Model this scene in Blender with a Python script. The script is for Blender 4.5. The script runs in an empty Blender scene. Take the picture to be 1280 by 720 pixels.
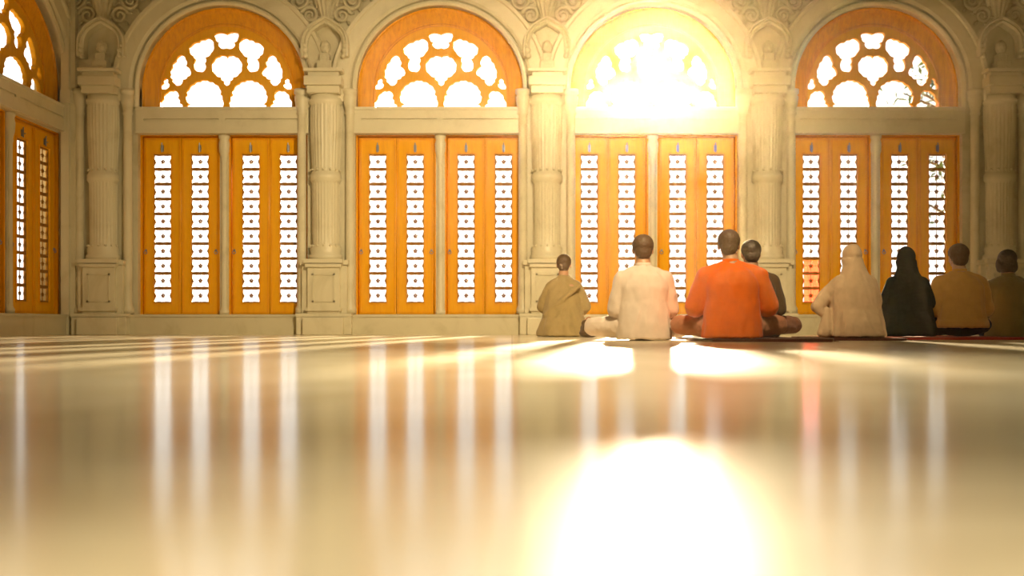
import bpy, bmesh, math, random
from mathutils import Vector, Matrix, noise
PI = math.pi
random.seed(7)
scene = bpy.context.scene
C = scene.collection

# ------------------------------------------------------------------ frame geometry
F = 1244.4            # focal length in px of the 1280 frame (35 mm on 36 mm)
CAMZ = 0.14           # the camera almost rests on the floor
HOR = 405.0
DW = 13.20            # distance of the arcade wall
S = F / DW            # px per metre on the wall (94.3)
def wx(px): return (px - 640.0) / S
def wz(py): return (HOR - py) / S + CAMZ
U = 1.0 / S           # one photo pixel on the wall, in metres

# ------------------------------------------------------------------ materials
def newmat(name):
    m = bpy.data.materials.new(name); m.use_nodes = True
    nt = m.node_tree; nt.nodes.clear()
    out = nt.nodes.new('ShaderNodeOutputMaterial')
    b = nt.nodes.new('ShaderNodeBsdfPrincipled')
    nt.links.new(b.outputs[0], out.inputs[0])
    return m, nt, b
def ramp(nt, fac, stops):
    r = nt.nodes.new('ShaderNodeValToRGB')
    els = r.color_ramp.elements
    while len(els) < len(stops): els.new(0.5)
    for e, (p, c) in zip(els, stops):
        e.position = p; e.color = (c[0], c[1], c[2], 1)
    nt.links.new(fac, r.inputs[0]); return r
def bump(nt, b, height, strength, dist=0.01):
    bp = nt.nodes.new('ShaderNodeBump'); bp.inputs['Strength'].default_value = strength
    bp.inputs['Distance'].default_value = dist
    nt.links.new(height, bp.inputs['Height']); nt.links.new(bp.outputs[0], b.inputs['Normal'])
def coords(nt, kind='Object', scale=(1, 1, 1)):
    tc = nt.nodes.new('ShaderNodeTexCoord'); mp = nt.nodes.new('ShaderNodeMapping')
    mp.inputs['Scale'].default_value = scale
    nt.links.new(tc.outputs[kind], mp.inputs[0]); return mp.outputs[0]
def tex_noise(nt, vec, scale, detail=6, rough=0.55, dist=0.0):
    n = nt.nodes.new('ShaderNodeTexNoise'); n.inputs['Scale'].default_value = scale
    n.inputs['Detail'].default_value = detail; n.inputs['Roughness'].default_value = rough
    n.inputs['Distortion'].default_value = dist
    nt.links.new(vec, n.inputs['Vector']); return n.outputs['Fac']

def mat_stone(name, base, dark, rough=0.45, carve=0.0):
    m, nt, b = newmat(name)
    v = coords(nt)
    f = tex_noise(nt, v, 1.7, 8, 0.6, 1.2)
    r = ramp(nt, f, [(0.30, dark), (0.48, base), (0.75, [min(1, c * 1.06) for c in base])])
    nt.links.new(r.outputs[0], b.inputs['Base Color'])
    b.inputs['Roughness'].default_value = rough
    if carve:
        h = tex_noise(nt, v, 9.0, 3, 0.5, 1.5)
        bump(nt, b, h, carve, 0.03)
    else:
        h = tex_noise(nt, v, 30.0, 4); bump(nt, b, h, 0.12, 0.004)
    return m
def mat_wood(name, c1, c2, rough=0.42):
    m, nt, b = newmat(name)
    v = coords(nt, 'Object', (14, 14, 1.1))
    f = tex_noise(nt, v, 2.2, 6, 0.6, 0.8)
    r = ramp(nt, f, [(0.3, c2), (0.6, c1)])
    nt.links.new(r.outputs[0], b.inputs['Base Color'])
    b.inputs['Roughness'].default_value = rough
    b.inputs['Specular IOR Level'].default_value = 0.12
    bump(nt, b, f, 0.1, 0.003)
    return m
def mat_plain(name, col, rough=0.6, metal=0.0, spec=None):
    m, nt, b = newmat(name)
    v = coords(nt)
    f = tex_noise(nt, v, 25.0, 4)
    r = ramp(nt, f, [(0.35, [c * 0.88 for c in col]), (0.65, col)])
    nt.links.new(r.outputs[0], b.inputs['Base Color'])
    b.inputs['Roughness'].default_value = rough; b.inputs['Metallic'].default_value = metal
    if spec is not None: b.inputs['Specular IOR Level'].default_value = spec
    return m
def mat_cloth(name, col, sheen=0.15, trans=0.0):
    m, nt, b = newmat(name)
    v = coords(nt)
    f = tex_noise(nt, v, 9.0, 5)
    r = ramp(nt, f, [(0.3, [c * 0.85 for c in col]), (0.7, col)])
    nt.links.new(r.outputs[0], b.inputs['Base Color'])
    b.inputs['Roughness'].default_value = 0.9
    b.inputs['Specular IOR Level'].default_value = 0.1
    b.inputs['Sheen Weight'].default_value = sheen
    w = tex_noise(nt, v, 260.0, 2); bump(nt, b, w, 0.15, 0.002)
    return m
def mat_skin(name, col):
    m, nt, b = newmat(name)
    v = coords(nt); f = tex_noise(nt, v, 40, 4)
    r = ramp(nt, f, [(0.3, [c * 0.9 for c in col]), (0.7, col)])
    nt.links.new(r.outputs[0], b.inputs['Base Color'])
    b.inputs['Roughness'].default_value = 0.5
    b.inputs['Subsurface Weight'].default_value = 0.08
    b.inputs['Subsurface Scale'].default_value = 0.01
    return m
def mat_floor():
    m, nt, b = newmat('polished_marble_floor')
    v = coords(nt)
    br = nt.nodes.new('ShaderNodeTexBrick')
    br.offset = 0.0; br.inputs['Scale'].default_value = 1.0
    br.inputs['Brick Width'].default_value = 1.5; br.inputs['Row Height'].default_value = 1.5
    br.inputs['Mortar Size'].default_value = 0.004
    br.inputs['Color1'].default_value = (0.93, 0.86, 0.68, 1); br.inputs['Color2'].default_value = (0.86, 0.78, 0.60, 1)
    br.inputs['Mortar'].default_value = (0.52, 0.46, 0.34, 1)
    nt.links.new(v, br.inputs['Vector'])
    f = tex_noise(nt, v, 1.1, 9, 0.62, 2.0)
    r = ramp(nt, f, [(0.30, (0.72, 0.66, 0.56)), (0.47, (0.93, 0.90, 0.84)), (0.7, (1, 1, 1))])
    mx = nt.nodes.new('ShaderNodeMix'); mx.data_type = 'RGBA'; mx.blend_type = 'MULTIPLY'
    mx.inputs[0].default_value = 1.0
    nt.links.new(br.outputs['Color'], mx.inputs[6]); nt.links.new(r.outputs[0], mx.inputs[7])
    nt.links.new(mx.outputs[2], b.inputs['Base Color'])
    g = tex_noise(nt, v, 0.8, 5, 0.6, 0.5)
    rr = ramp(nt, g, [(0.3, (FLOOR_R0,) * 3), (0.7, (FLOOR_R1,) * 3)])
    nt.links.new(rr.outputs[0], b.inputs['Roughness'])
    # a polished coat over a duller stone
    nt.links.new(rr.outputs[0], b.inputs['Coat Roughness']); b.inputs['Coat Weight'].default_value = 0.8
    for l in list(b.inputs['Roughness'].links): nt.links.remove(l)
    b.inputs['Roughness'].default_value = 0.42; b.inputs['Specular IOR Level'].default_value = 0.03
    w = tex_noise(nt, v, 1.6, 2, 0.5)
    bump(nt, b, w, 0.05, 0.02)
    return m
FLOOR_R0, FLOOR_R1 = 0.12, 0.18

M = {}
M['stone'] = mat_stone('cream_marble', (0.62, 0.57, 0.40), (0.51, 0.46, 0.29))
M['stone2'] = mat_stone('pale_marble_trim', (0.68, 0.63, 0.46), (0.58, 0.53, 0.36), 0.4)
M['carved'] = mat_stone('carved_marble', (0.60, 0.55, 0.38), (0.45, 0.40, 0.25), 0.5, 0.6)
M['floor'] = mat_floor()
M['wood'] = mat_wood('honey_teak', (0.88, 0.44, 0.003), (0.80, 0.37, 0.002))
M['wood2'] = mat_wood('honey_teak_frame', (0.86, 0.39, 0.004), (0.70, 0.28, 0.002))
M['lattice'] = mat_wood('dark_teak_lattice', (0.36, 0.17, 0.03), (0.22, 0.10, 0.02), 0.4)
M['iron'] = mat_plain('grey_iron', (0.30, 0.32, 0.36), 0.4, 0.7)
M['plaster'] = mat_stone('ceiling_plaster', (0.30, 0.22, 0.12), (0.24, 0.17, 0.09), 0.8)
M['paving'] = mat_stone('outdoor_stone_paving', (0.36, 0.32, 0.24), (0.28, 0.24, 0.18), 0.8)

# ------------------------------------------------------------------ helpers
def link(name, me, mat, parent=None, smooth=False, loc=None):
    o = bpy.data.objects.new(name, me); C.objects.link(o)
    if mat is not None:
        me.materials.clear(); me.materials.append(mat)
    if smooth:
        for p in me.polygons: p.use_smooth = True
    if parent is not None: o.parent = parent
    if loc is not None: o.location = loc
    return o
def from_bm(name, bm, mat, parent=None, smooth=False):
    bmesh.ops.recalc_face_normals(bm, faces=bm.faces[:])
    me = bpy.data.meshes.new(name); bm.to_mesh(me); bm.free()
    return link(name, me, mat, parent, smooth)
def empty(name, loc, rz=0.0):
    o = bpy.data.objects.new(name, None); C.objects.link(o)
    o.location = loc; o.rotation_euler = (0, 0, rz); o.empty_display_size = 0.1
    return o
def tag(o, label=None, cat=None, group=None, kind=None):
    if label: o['label'] = label
    if cat: o['category'] = cat
    if group: o['group'] = group
    if kind: o['kind'] = kind
    return o
def copy_tree(o, parent=None):
    c = o.copy(); C.objects.link(c); c.parent = parent
    for ch in list(o.children): copy_tree(ch, c)
    return c
def box(bm, x0, x1, y0, y1, z0, z1):
    v = [bm.verts.new(p) for p in ((x0,y0,z0),(x1,y0,z0),(x1,y1,z0),(x0,y1,z0),(x0,y0,z1),(x1,y0,z1),(x1,y1,z1),(x0,y1,z1))]
    for f in ((0,3,2,1),(4,5,6,7),(0,1,5,4),(1,2,6,5),(2,3,7,6),(3,0,4,7)): bm.faces.new([v[i] for i in f])
def bevelled(bm, w=0.006, seg=2):
    bmesh.ops.bevel(bm, geom=[e for e in bm.edges], offset=w, segments=seg, affect='EDGES', profile=0.6)
def plate(name, loops, thick, y_mid, mat, parent=None, bev=0.0):
    """2-D outline(s) in the x-z plane, holes by nesting, thickened along y: ONE mesh."""
    cu = bpy.data.curves.new(name, 'CURVE'); cu.dimensions = '2D'; cu.fill_mode = 'BOTH'
    cu.extrude = thick / 2 - bev; cu.bevel_depth = bev; cu.bevel_resolution = 1
    if bev: cu.offset = -bev
    for lp in loops:
        sp = cu.splines.new('POLY'); sp.points.add(len(lp) - 1)
        for p, (x, z) in zip(sp.points, lp): p.co = (x, z, 0, 1)
        sp.use_cyclic_u = True
    ob = bpy.data.objects.new(name + '_outline', cu); C.objects.link(ob)
    bpy.context.view_layer.update()
    me = bpy.data.meshes.new_from_object(ob.evaluated_get(bpy.context.evaluated_depsgraph_get()))
    bpy.data.objects.remove(ob); bpy.data.curves.remove(cu)
    me.transform(Matrix(((1,0,0,0),(0,0,-1,y_mid),(0,1,0,0),(0,0,0,1))))
    me.name = name
    return link(name, me, mat, parent)
def smooth_loop(pts, n=4):
    out = []; N = len(pts)
    for i in range(N):
        p0, p1, p2, p3 = pts[i-1], pts[i], pts[(i+1) % N], pts[(i+2) % N]
        for k in range(n):
            t = k / n
            a = [0.5*((2*p1[d]) + (-p0[d]+p2[d])*t + (2*p0[d]-5*p1[d]+4*p2[d]-p3[d])*t*t + (-p0[d]+3*p1[d]-3*p2[d]+p3[d])*t**3) for d in (0, 1)]
            out.append(tuple(a))
    return out
def foiled(pts, bulge, n=5):
    """each side of the outline becomes a small arc, so that cusps stand between them"""
    N = len(pts); area = sum(pts[i-1][0] * pts[i][1] - pts[i][0] * pts[i-1][1] for i in range(N))
    sg = 1 if area > 0 else -1; out = []
    for i in range(N):
        (x0, z0), (x1, z1) = pts[i], pts[(i+1) % N]
        L = math.hypot(x1 - x0, z1 - z0); nx, nz = (z1 - z0) / L * sg, -(x1 - x0) / L * sg
        bl = 0 if (z0 < 1 and z1 < 1) else min(bulge, L * 0.22)
        for k in range(n):
            t = k / n; h = bl * math.sin(PI * t)
            out.append((x0 + (x1 - x0) * t + nx * h, z0 + (z1 - z0) * t + nz * h))
    return out
def arch_path(r, zc, zb, n=48):
    """stilted half circle: up the left side, round, and down the right: (x, z, nx, nz)"""
    pts = [(-r, zb, -1, 0)]
    for i in range(n + 1):
        a = PI - PI * i / n
        pts.append((r * math.cos(a), zc + r * math.sin(a), math.cos(a), math.sin(a)))
    pts.append((r, zb, 1, 0)); return pts
def sweep(name, path, prof, mat, parent=None, closed_prof=True, smooth=False):
    """prof: (outward offset, y) pairs carried along the path"""
    bm = bmesh.new(); rows = []
    for (x, z, nx, nz) in path:
        rows.append([bm.verts.new((x + nx * o, y, z + nz * o)) for o, y in prof])
    n = len(prof)
    for a, b in zip(rows[:-1], rows[1:]):
        for i in range(n if closed_prof else n - 1):
            j = (i + 1) % n
            bm.faces.new((a[i], a[j], b[j], b[i]))
    if closed_prof:
        bm.faces.new(rows[0]); bm.faces.new(rows[-1][::-1])
    return from_bm(name, bm, mat, parent, smooth)
def lathe(bm, prof, cx, cy, a0=0.0, a1=2*PI, n=32, flutes=0, fd=0.0, sy=1.0):
    """prof (r, z). Flutes cut only where the third value of a profile row is true."""
    rows = []
    full = abs(a1 - a0 - 2*PI) < 1e-6
    m = n if full else n + 1
    for row in prof:
        r, z = row[0], row[1]; fl = len(row) > 2 and row[2]
        ring = []
        for i in range(m):
            a = a0 + (a1 - a0) * i / n
            rr = r - (fd * abs(math.sin(flutes * a / 2)) ** 0.6 if fl else 0)
            ring.append(bm.verts.new((cx + rr * math.cos(a), cy + sy * rr * math.sin(a), z)))
        rows.append(ring)
    for a, b in zip(rows[:-1], rows[1:]):
        for i in range(m if full else m - 1):
            j = (i + 1) % m
            bm.faces.new((a[i], a[j], b[j], b[i]))
    bm.faces.new(rows[0]); bm.faces.new(rows[-1][::-1])
def tube(bm, pts, r, n=8, r1=None):
    pts = [Vector(p) for p in pts]; rows = []
    for i, p in enumerate(pts):
        d = (pts[min(i+1, len(pts)-1)] - pts[max(i-1, 0)]).normalized()
        up = Vector((0, 1, 0)) if abs(d.y) < 0.9 else Vector((1, 0, 0))
        a = d.cross(up).normalized(); b = d.cross(a)
        rr = r if r1 is None else r + (r1 - r) * i / (len(pts) - 1)
        rows.append([bm.verts.new(p + a * rr * math.cos(2*PI*k/n) + b * rr * math.sin(2*PI*k/n)) for k in range(n)])
    for a, b in zip(rows[:-1], rows[1:]):
        for k in range(n): bm.faces.new((a[k], a[(k+1) % n], b[(k+1) % n], b[k]))
    bm.faces.new(rows[0]); bm.faces.new(rows[-1][::-1])

# ------------------------------------------------------------------ bay dimensions (photo pixels on the wall -> metres)
R_OPEN = 104 * U; ZC = wz(111); Z_SPR = wz(135)      # arched opening
R_IN = 84 * U; ZC_IN = wz(117)
Z_TR0 = wz(167.5)                                     # underside of the transom
Z_D0 = wz(393)                                        # top of the plinth
HALF_D = 106 * U                                      # half width of the door opening
Y0 = DW                                               # face of the wall
WT = 0.40                                             # wall thickness

def leaf(name='leaf'):
    """one narrow shutter, 0.52 m wide: origin at its bottom middle"""
    h = Z_TR0 - Z_D0 - 0.012; w = 49 * U
    hw = w / 2 - 0.003
    sw = 11.3 * U; sc = 0.0
    zb, zt = (393 - 378.5) * U, (393 - 189.5) * U
    root = plate(name, [[(-hw, 0.004), (hw, 0.004), (hw, h), (-hw, h)],
                        [(-sw, zb), (sw, zb), (sw, zt), (-sw, zt)]], 0.05, 0, M['wood'], None, 0.005)
    # raised bead round the glazed slot and round the leaf
    bm = bmesh.new()
    def rim(x, z0, z1, t, y0, y1):
        box(bm, -x - t, -x, y0, y1, z0 - t, z1 + t); box(bm, x, x + t, y0, y1, z0 - t, z1 + t)
        box(bm, -x, x, y0, y1, z0 - t, z0); box(bm, -x, x, y0, y1, z1, z1 + t)
    rim(sw, zb, zt, 0.016, -0.036, -0.0245)
    rim(hw - 0.028, 0.035, h - 0.03, 0.012, -0.034, -0.0245)
    from_bm('moulding', bm, M['wood2'], root)
    # lattice: ten cells, each an ogee-edged opening with a small flower held on fine stems
    n = 10; ph = (zt - zb) / n
    loops = [[(-sw - .004, zb - .004), (sw + .004, zb - .004), (sw + .004, zt + .004), (-sw - .004, zt + .004)]]
    for k in range(n):
        zc = zb + ph * (k + 0.5); a = sw - 0.006; b = ph / 2 - 0.017
        pts = [(-a, -b), (-a*.45, -b*.93), (0, -b), (a*.45, -b*.93), (a, -b), (a*.97, -b*.5), (a*.84, -b*.12), (a*.84, b*.12), (a*.97, b*.5), (a, b),
               (a*.45, b*.93), (0, b*.98), (-a*.45, b*.93), (-a, b), (-a*.97, b*.5), (-a*.84, b*.12), (-a*.84, -b*.12), (-a*.97, -b*.5)]
        loops.append([(x, z + zc) for x, z in pts])
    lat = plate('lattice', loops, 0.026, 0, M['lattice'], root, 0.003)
    bm = bmesh.new()
    for k in range(n):
        zc = zb + ph * (k + 0.5); a = sw - 0.01; b = ph / 2 - 0.017
        box(bm, -0.0022, 0.0022, -0.006, 0.006, zc - b - .004, zc + b + .004)
        box(bm, -a, a, -0.006, 0.006, zc - 0.0022, zc + 0.0022)
        for q in range(5):
            ang = 2 * PI * q / 5 + PI / 2
            m4 = Matrix.Translation((0.019 * math.cos(ang), 0, zc + 0.019 * math.sin(ang))) @ Matrix.Diagonal((0.014, 0.010, 0.014, 1))
            bmesh.ops.create_icosphere(bm, subdivisions=1, radius=1, matrix=m4)
        bmesh.ops.create_icosphere(bm, subdivisions=1, radius=0.008, matrix=Matrix.Translation((0, -0.006, zc)))
    from_bm('flower_stem', bm, M['lattice'], lat)
    # grey shoot bolt above the slot and a ring pull
    bm = bmesh.new()
    box(bm, -0.018, 0.018, -0.036, -0.024, zt + 0.035, zt + 0.12)
    tube(bm, [(0, -0.046, zt + 0.02), (0, -0.046, zt + 0.15)], 0.007)
    tube(bm, [(0, -0.046, zt + 0.07), (0.0, -0.075, zt + 0.07)], 0.006)
    from_bm('bolt', bm, M['iron'], root)
    bm = bmesh.new()
    zk = h * 0.36
    ring = [(0.0 + 0.022 * math.cos(2*PI*i/14), -0.045, zk - 0.02 + 0.022 * math.sin(2*PI*i/14)) for i in range(15)]
    tube(bm, ring, 0.004)
    box(bm, -0.012, 0.012, -0.04, -0.024, zk - 0.01, zk + 0.02)
    pull = from_bm('handle', bm, M['iron'], root)
    pull.location = (hw - 0.03, 0, 0)
    return root
LEAF = leaf()
LEAF_FIRST = [True]

def put_leaf(parent, x, flip, yo):
    o = copy_tree(LEAF, parent)
    o.location = (x, yo, 0)
    for ch in o.children:
        if ch.name.startswith('handle') and flip: ch.location.x = -ch.location.x
    return o

HOLES = [
 [(-49,0.5),(-5,0.5),(-5.5,11),(-8,17),(-9,24),(-15,30),(-22,33),(-27,34.5),(-33,33),(-40,30),(-46,24),(-48,17),(-49.5,11),(-45,5)],
 [(-81,.5),(-54,.5),(-58,6),(-60,12),(-61,20),(-67,21),(-73,19),(-77,12)],
 [(-79.5,24),(-71,26.5),(-72.5,32),(-74,37.5),(-77,32)],
 [(-56,67),(-50.5,61),(-50,53),(-44,44),(-48,40),(-54,36),(-58,28.5),(-64,31),(-66,36),(-68,42),(-66,52),(-62,59)],
 [(-20,87),(-16,79),(-19,70),(-26.5,64),(-27,56),(-27,48),(-33,46),(-39.5,50),(-37,62),(-41,66),(-45,72),(-43,79),(-34,83),(-27,86)],
]
HOLES_C = [
 [(-13,94),(0,93),(13,95),(13.5,88),(9,83),(8.5,76.5),(0,76),(-8,76.5),(-9,83),(-13.5,88)],
 [(0.5,28),(4,34),(8,39),(15,43),(18.5,51),(16,60),(10,64.5),(5,66),(0.5,63),(-4,66),(-9,64.5),(-15,60),(-17.5,51),(-14,43),(-7,39),(-3,34)],
]
def fanlight(root, k=1.0):
    """tracery + wooden arch frame; local origin at opening middle on the wall face, z absolute"""
    path = arch_path(R_OPEN, ZC, Z_SPR)
    path = [(x * k, z, nx, nz) for x, z, nx, nz in path]
    sweep('frame', path, [(0.0, 0.085), (-0.020, 0.085), (-0.030, 0.10), (-0.060, 0.115), (-0.19, 0.165), (-0.20, 0.15), (-0.222, 0.152), (-0.225, 0.26), (0.0, 0.26)], M['wood2'], root)
    cy = 131.3
    b = wz(cy)
    out = [(x * k, z) for x, z, _, _ in arch_path(R_IN + 0.07, ZC_IN, Z_SPR + 0.004)]
    loops = [out]
    hs = []
    for h in HOLES:
        hs.append(h); hs.append([(-x, z) for x, z in h][::-1])
    hs += HOLES_C
    for h in hs:
        hh = foiled(h, 1.5)
        loops.append([(x * 1.03 * U * k, b + z * U) for x, z in hh])
    tr = plate('tracery', loops, 0.06, 0.20, M['wood'], root, 0.007)
    # bottom rail and sill bead
    bm = bmesh.new()
    box(bm, -(R_IN + .02) * k, (R_IN + .02) * k, 0.14, 0.25, Z_SPR, Z_SPR + 0.032)
    from_bm('bottom_rail', bm, M['wood2'], root)

def door_pair(name, xc, half, label, n):
    """one opening of two shutters in a wooden frame"""
    root = empty(name, (xc, Y0, Z_D0))
    tag(root, label, 'door', 'lattice doors under the arched windows', 'structure')
    h = Z_TR0 - Z_D0
    bm = bmesh.new()
    t = 0.022
    box(bm, -half, -half + t, 0.085, 0.22, 0, h); box(bm, half - t, half, 0.085, 0.22, 0, h)
    box(bm, -half + t, half - t, 0.085, 0.22, h - 0.014, h)
    st = 0.05   # rebate behind the shutters and the astragal between them
    box(bm, -half, -half + st, 0.175, 0.215, 0, h); box(bm, half - st, half, 0.175, 0.215, 0, h)
    box(bm, -half + st, half - st, 0.175, 0.215, h - 0.04, h); box(bm, -half + st, half - st, 0.175, 0.215, 0, 0.04)
    box(bm, -0.02, 0.02, 0.172, 0.20, 0.04, h - 0.04)
    from_bm('frame', bm, M['wood2'], root)
    w = 49 * U * 0.965
    a = put_leaf(root, -w / 2, True, 0.145); b2 = put_leaf(root, w / 2, False, 0.145)
    # leaf heights fit under the head of the frame
    for q, s_ in ((a, (0.965, 1, 0.994)), (b2, (0.965, 1, 0.994))): q.scale = s_
    return root

BAYS = [278.5, 550.0, 817.0, 1097.0]
# ------------------------------------------------------------------ the long wall with its openings
ZTOP = 6.0
XL, XR = wx(83), 8.2
def arcade_wall(name, x0, x1, centres, k=1.0):
    loops = [[(x0, -0.02), (x1, -0.02), (x1, ZTOP), (x0, ZTOP)]]
    for c in centres:
        loops.append([(c + x * k, z) for x, z, _, _ in arch_path(R_OPEN, ZC, Z_SPR)])
        loops.append([(c - HALF_D * k, Z_D0), (c + HALF_D * k, Z_D0), (c + HALF_D * k, Z_TR0), (c - HALF_D * k, Z_TR0)])
    return plate(name, loops, WT, WT / 2, M['stone'])
w = arcade_wall('wall_front', XL - 0.4, XR + 0.4, [wx(c) for c in BAYS])
w.location.y = Y0
tag(w, 'long cream marble wall pierced by four arches and lattice doors', 'wall', kind='structure')

WORDS_POS = ['on the long wall nearest the corner', 'second along the long wall from the corner', 'with the sun blazing through it', 'above the two veiled women']
BAYW = {1: 'in the bay nearest the corner', 2: 'in the second bay from the corner', 3: 'in the bay holding the sun', 4: 'in the bay behind the veiled women', 5: 'on the short side wall'}
def bay(c, k, parent_xf, idx, words):
    """c: centre along the wall in wall coordinates. parent_xf: function placing a root."""
    win = empty('window_%d' % idx, (c, Y0, 0))
    tag(win, 'arched fanlight of cusped wooden tracery, ' + words, 'window', 'arched fanlights', 'structure')
    fanlight(win, k)
    # marble hood moulding round the arch
    arch = empty('trim_%d' % idx, (c, Y0, 0))
    tag(arch, 'moulded marble arch surround ' + BAYW[idx], 'arch surround', 'marble arch surrounds', 'structure')
    def P(r, zb): return [(x * k, z, nx, nz) for x, z, nx, nz in arch_path(r, ZC, zb)]
    sweep('inner_lip', P(R_OPEN, Z_SPR), [(0.0, 0.08), (0.0, -0.03), (0.03, -0.05), (0.05, -0.05), (0.062, -0.02), (0.075, 0.02)], M['stone2'], arch)
    sweep('archivolt', P(R_OPEN, wz(128)), [(0.07, 0.02), (0.085, -0.045), (0.12, -0.07), (0.27, -0.085), (0.285, -0.11), (0.325, -0.115), (0.34, -0.07), (0.35, 0.02)], M['stone2'], arch)
    # transom slab with a sunk line
    tr = empty('trim_%d' % (idx + 10), (c, Y0, wz(151)))
    tag(tr, 'cream marble transom slab with a sunk groove, ' + BAYW[idx], 'transom', 'marble transoms', 'structure')
    hwid = (HALF_D + 0.02) * k
    bm = bmesh.new()
    for x0, x1 in ((-hwid, 0), (0, hwid)):
        z0, z1 = -16 * U, 16 * U
        g = 0.012
        box(bm, x0, x1, -0.035, 0.09, 2.2 * U, z1); box(bm, x0, x1, -0.035, 0.09, z0 , -0.5 * U)
        box(bm, x0, x1, -0.012, 0.09, -0.5 * U, 2.2 * U)
        e = 10 * U
        if x0 < 0: box(bm, x0, x0 + e, -0.035, 0.0, -0.5 * U, 2.2 * U); box(bm, x1 - 4 * U, x1, -0.035, 0.0, -0.5 * U, 2.2 * U)
        else: box(bm, x1 - e, x1, -0.035, 0.0, -0.5 * U, 2.2 * U); box(bm, x0, x0 + 4 * U, -0.035, 0, -0.5 * U, 2.2 * U)
    from_bm('slab', bm, M['stone2'], tr)
    bm = bmesh.new(); box(bm, -hwid, hwid, -0.05, -0.03, 13 * U, 16.5 * U); box(bm, -hwid, hwid, -0.05, -0.03, -16.2 * U, -13.5 * U)
    from_bm('lip', bm, M['stone2'], tr)
    # slender marble mullion between the two openings
    mu = empty('trim_%d' % (idx + 20), (c, Y0 + 0.1, Z_D0))
    tag(mu, 'slender marble mullion between two doors ' + BAYW[idx], 'mullion', 'marble mullions', 'structure')
    H = Z_TR0 - Z_D0
    bm = bmesh.new(); box(bm, -5.5 * U, 5.5 * U, -0.03, 0.16, 0, H); from_bm('post', bm, M['stone'], mu)
    bm = bmesh.new()
    lathe(bm, [(6.2*U, 0), (6.4*U, .05), (4.4*U, .075), (4.0*U, .12), (3.6*U, H*.5), (3.6*U, H - .36), (4.6*U, H - .34), (4.0*U, H - .31), (6.3*U, H - .22), (6.8*U, H - .12), (5.6*U, H - .06), (6.9*U, H - .04), (6.9*U, H)], 0, -0.035, n=20, sy=0.8)
    from_bm('colonnette', bm, M['stone2'], mu, True)
    parts = [win, arch, tr, mu]
    for j, sx in enumerate((-1, 1)):
        side = 'left' if sx < 0 else 'right'
        d = door_pair('door_%d' % (idx * 2 - 1 + j), 0, (HALF_D - 5.5 * U) / 2, DOORLAB.get((idx, j), ''), 0)
        d.location = (c + sx * (5.5 * U + (HALF_D - 5.5 * U) / 2) * k, Y0, Z_D0)
        d.scale = (k, 1, 1)
        parts.append(d)
    if parent_xf: 
        for p in parts: parent_xf(p)
    return parts
DOORLAB = {
 (1,0): 'honey wood lattice door right beside the corner pilaster on the long wall',
 (1,1): 'honey wood lattice door in the corner bay, the one farther from the corner',
 (2,0): 'bright gold lattice door in the second bay, on its corner side',
 (2,1): 'bright gold lattice door in the second bay, towards the khaki-cloaked person',
 (3,0): 'glaring lattice door under the sun, partly behind the white-shirted man',
 (3,1): 'glaring lattice door under the sun, next to the orange-shirted man',
 (4,0): 'amber lattice door with red showing through its lower cells',
 (4,1): 'amber lattice door behind the black-veiled woman and tan-shirted man',
 (5,0): 'side-wall lattice door cut off by the picture edge',
 (5,1): 'side-wall lattice door next to the corner',
}
for i, c in enumerate(BAYS): bay(wx(c), 1.0, None, i + 1, WORDS_POS[i])

# ------------------------------------------------------------------ side wall, meets the long wall at the corner
XS = XL                # inner face of the side wall
SIDE_LEN = 5.2
KS = 1.18
def to_side(p):
    """wall coordinates (x along the wall, Y0 face) -> the side wall: x runs towards +Y, face looks to +X"""
    lx, ly = p.location.x, p.location.y - Y0
    p.location.x = XS - ly
    p.location.y = lx
    p.rotation_euler.z = PI / 2
# leaf strips were measured at depth 12.52 and 11.99: the bay's middle stands about 11.75 away
SC = 11.84
w = arcade_wall('wall_left', SC - SIDE_LEN, Y0 + 0.02, [SC], KS)
w.location = (XS, 0, 0); w.rotation_euler.z = PI / 2
tag(w, 'short marble side wall with one arch, at the picture edge', 'wall', kind='structure')
bay(SC, KS, to_side, 5, 'on the short side wall')

# ------------------------------------------------------------------ plinths, floor, ceiling, far walls
def plinth(name, label, x0, x1, side=False):
    bm = bmesh.new()
    box(bm, x0, x1, -0.075, 0.0, 0, Z_D0 - 0.035); box(bm, x0, x1, -0.09, 0.0, Z_D0 - 0.035, Z_D0 - 0.004)
    o = from_bm(name, bm, M['stone'])
    tag(o, label, 'baseboard', kind='structure')
    if side: o.location = (XS, 0, 0); o.rotation_euler.z = PI / 2
    else: o.location = (0, Y0, 0)
plinth('baseboard_front', 'low marble plinth running under the lattice doors', XL, XR)
plinth('baseboard_left', 'low marble plinth along the side wall', SC - SIDE_LEN, Y0 - 0.09, True)

bm = bmesh.new(); box(bm, -15, XR + 0.4, -9, Y0 + 0.0, -0.12, 0.0)
o = from_bm('floor', bm, M['floor']); tag(o, 'wide polished cream marble floor mirroring the doors', 'floor', kind='structure')
bm = bmesh.new(); box(bm, -40, 40, Y0 + WT, Y0 + 60, -0.16, -0.05); box(bm, -40, -15, -9, Y0 + WT, -0.16, -0.05)
o = from_bm('ground_outside', bm, M['paving']); tag(o, 'pale stone terrace outside the arcade', 'ground', kind='structure')
bm = bmesh.new(); box(bm, XL - 0.4, XR + 0.4, 8.0, Y0 + WT, ZTOP, ZTOP + 0.25)
o = from_bm('ceiling', bm, M['plaster']); tag(o, 'plain ceiling over the hall', 'ceiling', kind='structure')
bm = bmesh.new(); box(bm, XR, XR + 0.4, -9, Y0, 0, ZTOP)
o = from_bm('wall_right', bm, M['stone']); tag(o, 'plain marble end wall beyond the last pilaster', 'wall', kind='structure')

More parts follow.
